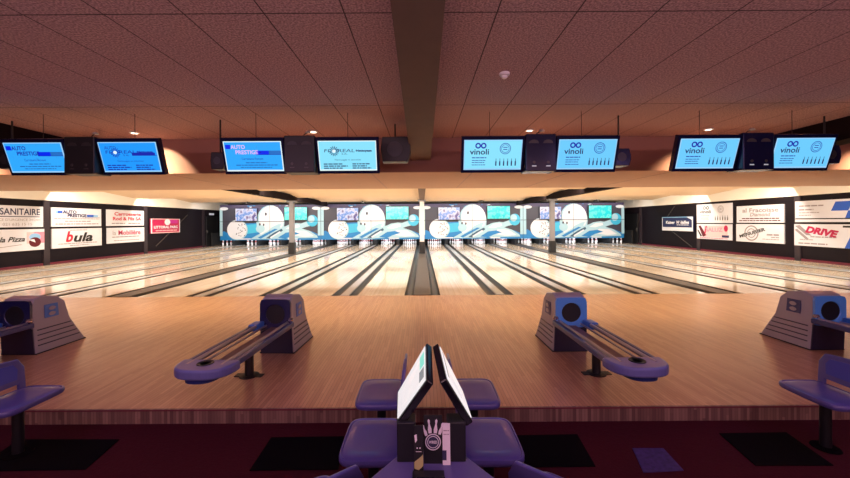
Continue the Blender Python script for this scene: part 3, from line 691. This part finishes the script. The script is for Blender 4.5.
# ================================================================== BALL RETURNS
def ball_return(x, label, plate, flip=1, rz=0):
    """hood faces the concourse; flip=+1 puts the badge side towards +X"""
    t = thing('ball_return', label, 'ball return', (x, 4.55, 0), rz, group='ball returns standing on the approach')
    hw, ht = .215, .185
    bm = MB()
    prof = [(0, 0), (-.02, .30), (-.03, .60), (.0, .70), (.10, .728), (.30, .69), (.40, .60), (.46, .36), (.66, .02), (.66, 0)]
    a = []; b = []
    for (y, z) in prof:
        wd = hw-(hw-ht)*(z/.73)
        a.append(bm.bm.verts.new((-wd, y, z))); b.append(bm.bm.verts.new((wd, y, z)))
    n = len(prof)
    for i in range(n): bm.face((a[i], a[(i+1) % n], b[(i+1) % n], b[i]), 'hood_grey')
    bm.face(a[::-1], 'hood_grey'); bm.face(b, 'hood_grey')
    h = bm.build('hood', t, bevel=.022, segs=3)
    MB().box(-.222, .222, -.004, .668, .0008, .014, 'black').build('plinth', t)
    # dark skirt on the lower front, coloured plate on the upper front
    sk = [(-.205, 0, .012), (.205, 0, .012), (.20, -.02, .33), (-.20, -.02, .33)]
    MB().prism([(p[0], p[1]-.012, p[2]) for p in sk], (0, .012, 0), 'hood_dark').build('front_skirt', t)
    pl = MB(); R = .128; N = 32; zc = .505; yf = -.05
    outer = []
    for k in range(N):
        an = 2*PI*k/N+PI/4; c, s_ = math.cos(an), math.sin(an); q = 1/max(abs(c)/.195, abs(s_)/.185)
        q = min(q, .25); outer.append((q*c, zc+q*s_))
    def ring(rr, yy): return [pl.bm.verts.new((rr*math.cos(2*PI*k/N+PI/4), yy, zc+rr*math.sin(2*PI*k/N+PI/4))) for k in range(N)]
    A = [pl.bm.verts.new((u, yf, v)) for u, v in outer]; B = ring(R, yf-.004); D = ring(R*.93, yf+.005); A2 = [pl.bm.verts.new((u, yf+.03, v)) for u, v in outer]
    for k in range(N):
        k2 = (k+1) % N
        pl.face((A[k], A[k2], B[k2], B[k]), plate); pl.face((B[k], B[k2], D[k2], D[k]), plate); pl.face((A2[k2], A2[k], A[k], A[k2]), plate)
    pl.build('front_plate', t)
    MB().lathe([(R*.93, yf+.006), (R*.9, yf+.012), (.002, yf+.014)], (0, 0, zc), 'black', 28, axis='Y').build('ball_opening', t)
    for s in (-1, 1):
        mb = MB()
        for q in range(4):
            z = .10+q*.065; yb = .655-(z-.02)*.59+.0; wd = hw-(hw-ht)*(z/.73)
            mb.box(*sorted((s*(wd-.002), s*(wd+.006))), .03, yb-.03, z, z+.012, 'hood_dark')
        mb.build('louvre', t)
        e = MB(); wd = hw-(hw-ht)*(.5/.73)+.007
        e.prism([(s*wd, .12, .43), (s*wd, .30, .43), (s*(wd-.006), .29, .60), (s*(wd-.006), .12, .60)], (s*.004, 0, 0), 'sleeve_blue' if x < 0 else 'rail_blue')
        e.build('badge', t)
        e = MB()
        for zc2 in (.475, .545):
            e.lathe([(.001, 0), (.03, 0)], (0, 0, 0), 'hood_grey', 4) if False else None
            e.prism([(s*(wd+.005), .21+.045*math.cos(k*PI/6), zc2+.026*math.sin(k*PI/6)) for k in range(12)], (s*.003, 0, 0), 'hood_grey')
        e.build('badge_mark', t)
    # rails
    zr = .37; yend = -1.40
    for s in (-1, 1):
        MB().box(*sorted((s*.185, s*.235)), yend, -.03, zr-.02, zr+.04, 'rail_blue').build('outer_rail', t, bevel=.01)
        r = MB(); r.tube([(s*.155, yend, zr+.03), (s*.155, -.02, zr+.03)], .020, 'rail_metal', 10)
        r.tube([(s*.115, yend, zr-.005), (s*.115, -.02, zr-.005)], .012, 'rail_metal', 10); r.build('ball_rail', t, smooth=True)
        if s == -flip: MB().box(*sorted((s*.13, s*.25)), -.24, -.055, zr-.03, zr+.055, 'sleeve_blue').build('rail_sleeve', t, bevel=.018)
    MB().box(*sorted((flip*-.05, flip*.105)), yend, -.03, zr-.035, zr-.025, 'drip_brown').build('drip_plate', t)
    MB().lathe([(.03, -.02), (.035, 0), (.02, .02)], (flip*.205, -.07, zr+.08), 'chrome', 12).build('rail_clamp', t, smooth=True)
    # end tray: U-shaped rounded moulding with a dark pocket
    tr = MB(); pts = []
    for k in range(19):
        an = PI+PI*k/18; ca, sa = math.cos(an), math.sin(an)
        pts.append((.265*(abs(ca)**.75)*(1 if ca > 0 else -1), yend+.12+.27*(-(abs(sa)**.75)), 0))
    top = [(p[0], p[1], zr+.045) for p in pts]
    tr.prism(top, (0, 0, -.085), 'tray_violet'); tr.build('end_tray', t, bevel=.02, segs=3)
    MB().prism([(p[0]*.55, yend+.02+(p[1]-yend-.06)*.7, zr-.04) for p in pts], (0, 0, -.035), 'rail_blue').build('tray_keel', t)
    MB().lathe([(.07, .0), (.066, .006), (.04, -.0)], (0, yend+.02, zr+.046), 'black', 24).build('hand_drier', t)
    lg = MB(); lg.tube([(0, -.66, .012), (0, -.66, zr-.05)], .045, 'black', 14); lg.build('leg', t, smooth=True)
    ft = MB(); ft.lathe([(.10, 0.001), (.10, .008), (.06, .014)], (0, -.66, 0), 'black', 20); ft.box(-.15, .15, -.70, -.62, .001, .009, 'black'); ft.build('foot_plate', t)
    return t
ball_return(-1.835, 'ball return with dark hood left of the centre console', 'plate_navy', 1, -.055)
ball_return(1.855, 'ball return with blue hood right of the centre console', 'plate_blue', -1, .02)
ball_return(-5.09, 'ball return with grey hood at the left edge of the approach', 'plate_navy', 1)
ball_return(5.09, 'ball return with bright blue hood at the right edge of the approach', 'plate_blue', -1)

# ================================================================== SEATS
def rounded(w, d, p=4.5, n=40):
    out = []
    for k in range(n):
        a = 2*PI*k/n; c, s = math.cos(a), math.sin(a)
        out.append((w/2*math.copysign(abs(c)**(2/p), c), d/2*math.copysign(abs(s)**(2/p), s)))
    return out
def make_chair(label):
    """seat looks along local -X (sitter's front), backrest at +X; local origin on the floor"""
    t = thing('moulded_chair', label, 'chair', (0, 0, FZ), group='violet moulded chairs around the consoles')
    sw, sd, sz = .36, .45, .425
    mb = MB(); base = rounded(sw, sd, 5.5, 48)
    lev = [(.99, -.032, 0), (1.02, -.02, 0), (1.02, -.004, 0), (1.0, .006, 0), (.955, .009, 0), (.93, .003, 0), (.90, .006, 0), (.84, .010, 0), (.5, .006, 0), (.2, .004, 0)]
    rings = []
    for sc, dz, _ in lev:
        rings.append([mb.bm.verts.new((x*sc, y*sc, sz+dz)) for x, y in base])
    for i in range(len(rings)-1):
        for k in range(len(base)): mb.face((rings[i][k], rings[i][(k+1) % len(base)], rings[i+1][(k+1) % len(base)], rings[i+1][k]), 'seat_violet')
    mb.face(rings[-1], 'seat_violet'); mb.face(rings[0][::-1], 'seat_violet')
    mb.build('seat', t, smooth=True)
    # backrest frame: an arch with an open slot below the pad
    xb = .155; br = []
    outer = [(-.205, .03), (-.21, .20), (-.17, .275), (0, .29), (.17, .275), (.21, .20), (.205, .03), (.15, .03), (.15, .075), (-.15, .075), (-.15, .03)]
    m2 = MB(); m2.prism([(xb+z*.10, y, sz+z-.03) for y, z in outer], (.022, 0, 0), 'seat_violet'); m2.build('backrest', t, bevel=.008)
    pad = [(-.14, .12), (-.15, .20), (-.12, .245), (0, .255), (.12, .245), (.15, .20), (.14, .12)]
    m3 = MB(); m3.prism([(xb-.006+z*.10, y, sz+z-.03) for y, z in pad], (.006, 0, 0), 'seat_blue'); m3.build('back_pad', t)
    MB().tube([(0, 0, .01), (0, 0, sz-.03)], .035, 'black', 14).build('pedestal', t, smooth=True)
    MB().lathe([(.09, .001), (.085, .01), (.05, .016)], (0, 0, 0), 'dull_black', 20).build('foot', t, smooth=True)
    MB().box(-.10, .10, -.07, .07, sz-.045, sz-.03, 'black').build('bracket', t)
    return t
ch = make_chair('violet moulded chair left of the console, half hidden by the left touch screen and touching its post')
ch.location = (-.31, 2.245, FZ)
ch['label'] = 'violet moulded chair pad nearer left of the touch screens, below the step edge'
dup(ch, (.405, 2.245, FZ), PI, 'violet moulded chair pad nearer right of the touch screens, below the step edge')
dup(ch, (-.33, 2.86, FZ), 0, 'violet moulded chair farther left of the touch screens, cutting the step edge')
dup(ch, (.40, 2.86, FZ), PI, 'violet moulded chair farther right of the touch screens, cutting the step edge')
dup(ch, (-.56, 1.66, FZ), -.8, 'chair rim at the bottom edge, left of the console table')
dup(ch, (.68, 1.68, FZ), PI+.8, 'chair rim at the bottom edge, right of the console table')
dup(ch, (3.12, 2.80, FZ), 0, 'violet moulded chair with arched back at the right edge of the photo')
dup(ch, (-3.12, 2.78, FZ), PI, 'violet moulded chair with arched back at the left edge of the photo')

# ================================================================== CONSOLE
cx = .035; TZ = .60
t = thing('console_table', 'dark violet console table carrying two touch screens at the bottom centre', 'table', (cx, 1.3, FZ))
q = TZ-FZ
top = [(-.12, .36), (.12, .36), (.255, .173), (.40, -.02), (.40, -.42), (.32, -.5), (-.32, -.5), (-.40, -.42), (-.40, -.02), (-.255, .173)]
MB().prism([(x, y, q) for x, y in top], (0, 0, -.03), 'table_violet').build('tabletop', t, bevel=.006)
MB().prism([(x*1.015, y*1.015, q-.03) for x, y in top], (0, 0, -.012), 'table_edge').build('edge_band', t)
MB().box(-.09, .09, -.25, .25, .012, q-.042, 'black').build('pedestal', t, bevel=.01)
MB().box(-.2, .2, -.35, .35, 0.001, .012, 'black').build('base_plate', t)
MB().tube([(0, .25, .10), (0, 1.5, .10)], .035, 'black').build('seat_beam', t, smooth=True)
# touch screens: corner points near-low, far-low, far-top, near-top
def touch(pts, label, extras, s):
    P = [Vector(p) for p in pts]; u = (P[1]-P[0]); v = (P[3]-P[0]); nrm = u.cross(v).normalized()
    if nrm.x*s < 0: nrm = -nrm
    t = thing('touch_screen', label, 'touch screen', tuple(P[0]), group='touch screens back to back on the console')
    L = [p-P[0] for p in P]; c = sum(L, Vector())/4
    big = [c+(p-c)*1.09+(p-c).normalized()*.006 for p in L]
    MB().prism([tuple(p-nrm*.004) for p in big], tuple(-nrm*.035), 'black_gloss').build('casing', t, bevel=.006)
    MB().prism([tuple(p) for p in L], tuple(-nrm*.004), 'touch_white').build('screen', t)
    MB().box(*sorted((cx+s*.07-pts[0][0], cx+s*.15-pts[0][0])), 1.57-pts[0][1], 1.65-pts[0][1], TZ+.0005-pts[0][2], TZ+.172-pts[0][2], 'black').build('stand', t, bevel=.004)
    for (a0, a1, b0, b1, m) in extras:
        def at(a, b): return tuple((L[0].lerp(L[1], a)).lerp(L[3].lerp(L[2], a), b)+nrm*.0015)
        mb = MB(); mb.face([mb.bm.verts.new(p) for p in (at(a0, b0), at(a1, b0), at(a1, b1), at(a0, b1))], m); mb.build('screen_tile', t)
    return t
touch([(-.115, 1.60, .776), (-.128, 1.845, .776), (.010, 1.87, 1.002), (.009, 1.62, .938)], 'lit touch screen facing left with a turquoise tile at its top',
      [(.45, .85, .82, .98, 'touch_teal'), (.1, .4, .80, .97, 'touch_grey')], -1)
touch([(.215, 1.60, .778), (.203, 1.845, .78), (.090, 1.87, 1.0), (.112, 1.62, .943)], 'lit white touch screen facing right', [(.1, .9, .9, .96, 'touch_grey')], 1)
# leaflets standing on the table
def leaflet(name, label, x0, x1, y, z0, z1, m, cat='leaflet', lean=.02):
    t = thing(name, label, cat, ((x0+x1)/2, y, TZ+.0005)); w = (x1-x0)/2; h = z1-TZ
    place(t, frame(((x0+x1)/2, y, TZ+.0005), (1, 0, 0), Vector((0, lean, h))))
    MB().box(-w, w, 0, h, -.003, 0, m).build('card', t)
    return t, w, h
t, w_, h_ = leaflet('leaflet', 'dark leaflet printed with white bowling pins and a round badge', .002, .082, 1.56, .60, .80, 'black')
pts = []
for (u, v, k, r) in ((-.028, .115, .9, .35), (-.012, .125, 1.1, .12), (.010, .125, 1.1, -.1), (.028, .12, .95, -.3)):
    prof = [(-.006, 0), (-.0075, .015), (-.003, .035), (-.005, .048), (0, .055), (.005, .048), (.003, .035), (.0075, .015), (.006, 0)]
    pts.append(('p', [(u+k*(a*math.cos(r)-b*math.sin(r)), v+k*(a*math.sin(r)+b*math.cos(r))) for a, b in prof], 'paper'))
flat('printed_pins', pts, t, .001)
flat('round_badge', [('e', 0, .09, .034, .034, 'paper'), ('e', 0, .09, .030, .030, 'table_edge'), ('ring', 0, .09, .022, .025, 'paper')], t, .0035)
T('lettering', 'WIRED', .016, 'paper', t, 0, .09, .006, bold=.0006, width=.036)
t, w_, h_ = leaflet('leaflet', 'black leaflet with a yellow curved patch, left of the pin leaflet', -.040, .0, 1.50, .60, .79, 'black')
flat('yellow_patch', [('p', [(-.018, .02), (.0, .012), (.019, .03), (.019, .075), (.005, .062), (-.018, .045)], 'yellow')], t, .001)
flat('white_print', [('p', [(-.018, .15), (-.008, .155), (-.006, .13), (-.014, .12)], 'paper'), ('e', -.006, .10, .003, .003, 'paper'), ('e', .006, .10, .003, .003, 'paper'), ('r', -.012, .085, .012, .087, 'paper')], t, .001)
t, w_, h_ = leaflet('leaflet', 'pale violet folded card, right of the pin leaflet', .083, .116, 1.55, .60, .77, 'paper')
lines(t, [(-.012, .012, .14, .004), (-.012, .012, .125, .003)], 'ink_grey', n=.001)
flat('dark_patch', [('r', -.0175, .02, .0, .06, 'table_edge')], t, .001)
t = thing('menu_holder', 'low black leaflet holder on the console table', 'leaflet holder', (.02, 1.46, TZ))
MB().box(-.065, .065, -.03, .03, .0005, .02, 'black').box(-.065, .065, -.033, -.03, .0005, .035, 'black_gloss').build('base', t)

# ================================================================== FLOOR PATCHES
def fpatch(pts, m, name, label, cat):
    return tag(MB().prism([(x, y, FZ+.0008) for x, y in pts], (0, 0, .006), m).build(name), label, cat)
def fp(px, py): d = 361*(CAMZ-FZ)/(py-222-(425-px)*.006); return ((px-422)*d/361, d)
fpatch([fp(514, 436), fp(576, 435), fp(594, 467), fp(512, 468)], 'dull_black', 'black_floor_patch', 'black patch on the floor right of the console seats', 'floor patch')  # flat black patches lying on the carpet
fpatch([fp(718, 434), fp(785, 433), fp(832, 466), fp(754, 466)], 'dull_black', 'black_floor_patch', 'black patch on the floor below the right edge chair', 'floor patch')
fpatch([fp(270, 438), fp(343, 437), fp(337, 470), fp(248, 471)], 'dull_black', 'black_floor_patch', 'black patch on the floor left of the console seats', 'floor patch')
fpatch([fp(18, 440), fp(118, 440), fp(84, 470), fp(-30, 472)], 'dull_black', 'black_floor_patch', 'black patch on the floor below the left edge chair', 'floor patch')
fpatch([fp(631, 449), fp(662, 449), fp(682, 471), fp(642, 473)], 'violet_light_patch', 'floor_light_patch', 'violet light on the red carpet, painted as a mottled patch', 'light patch')  # patch of violet light on the carpet, painted as a thin coloured sheet
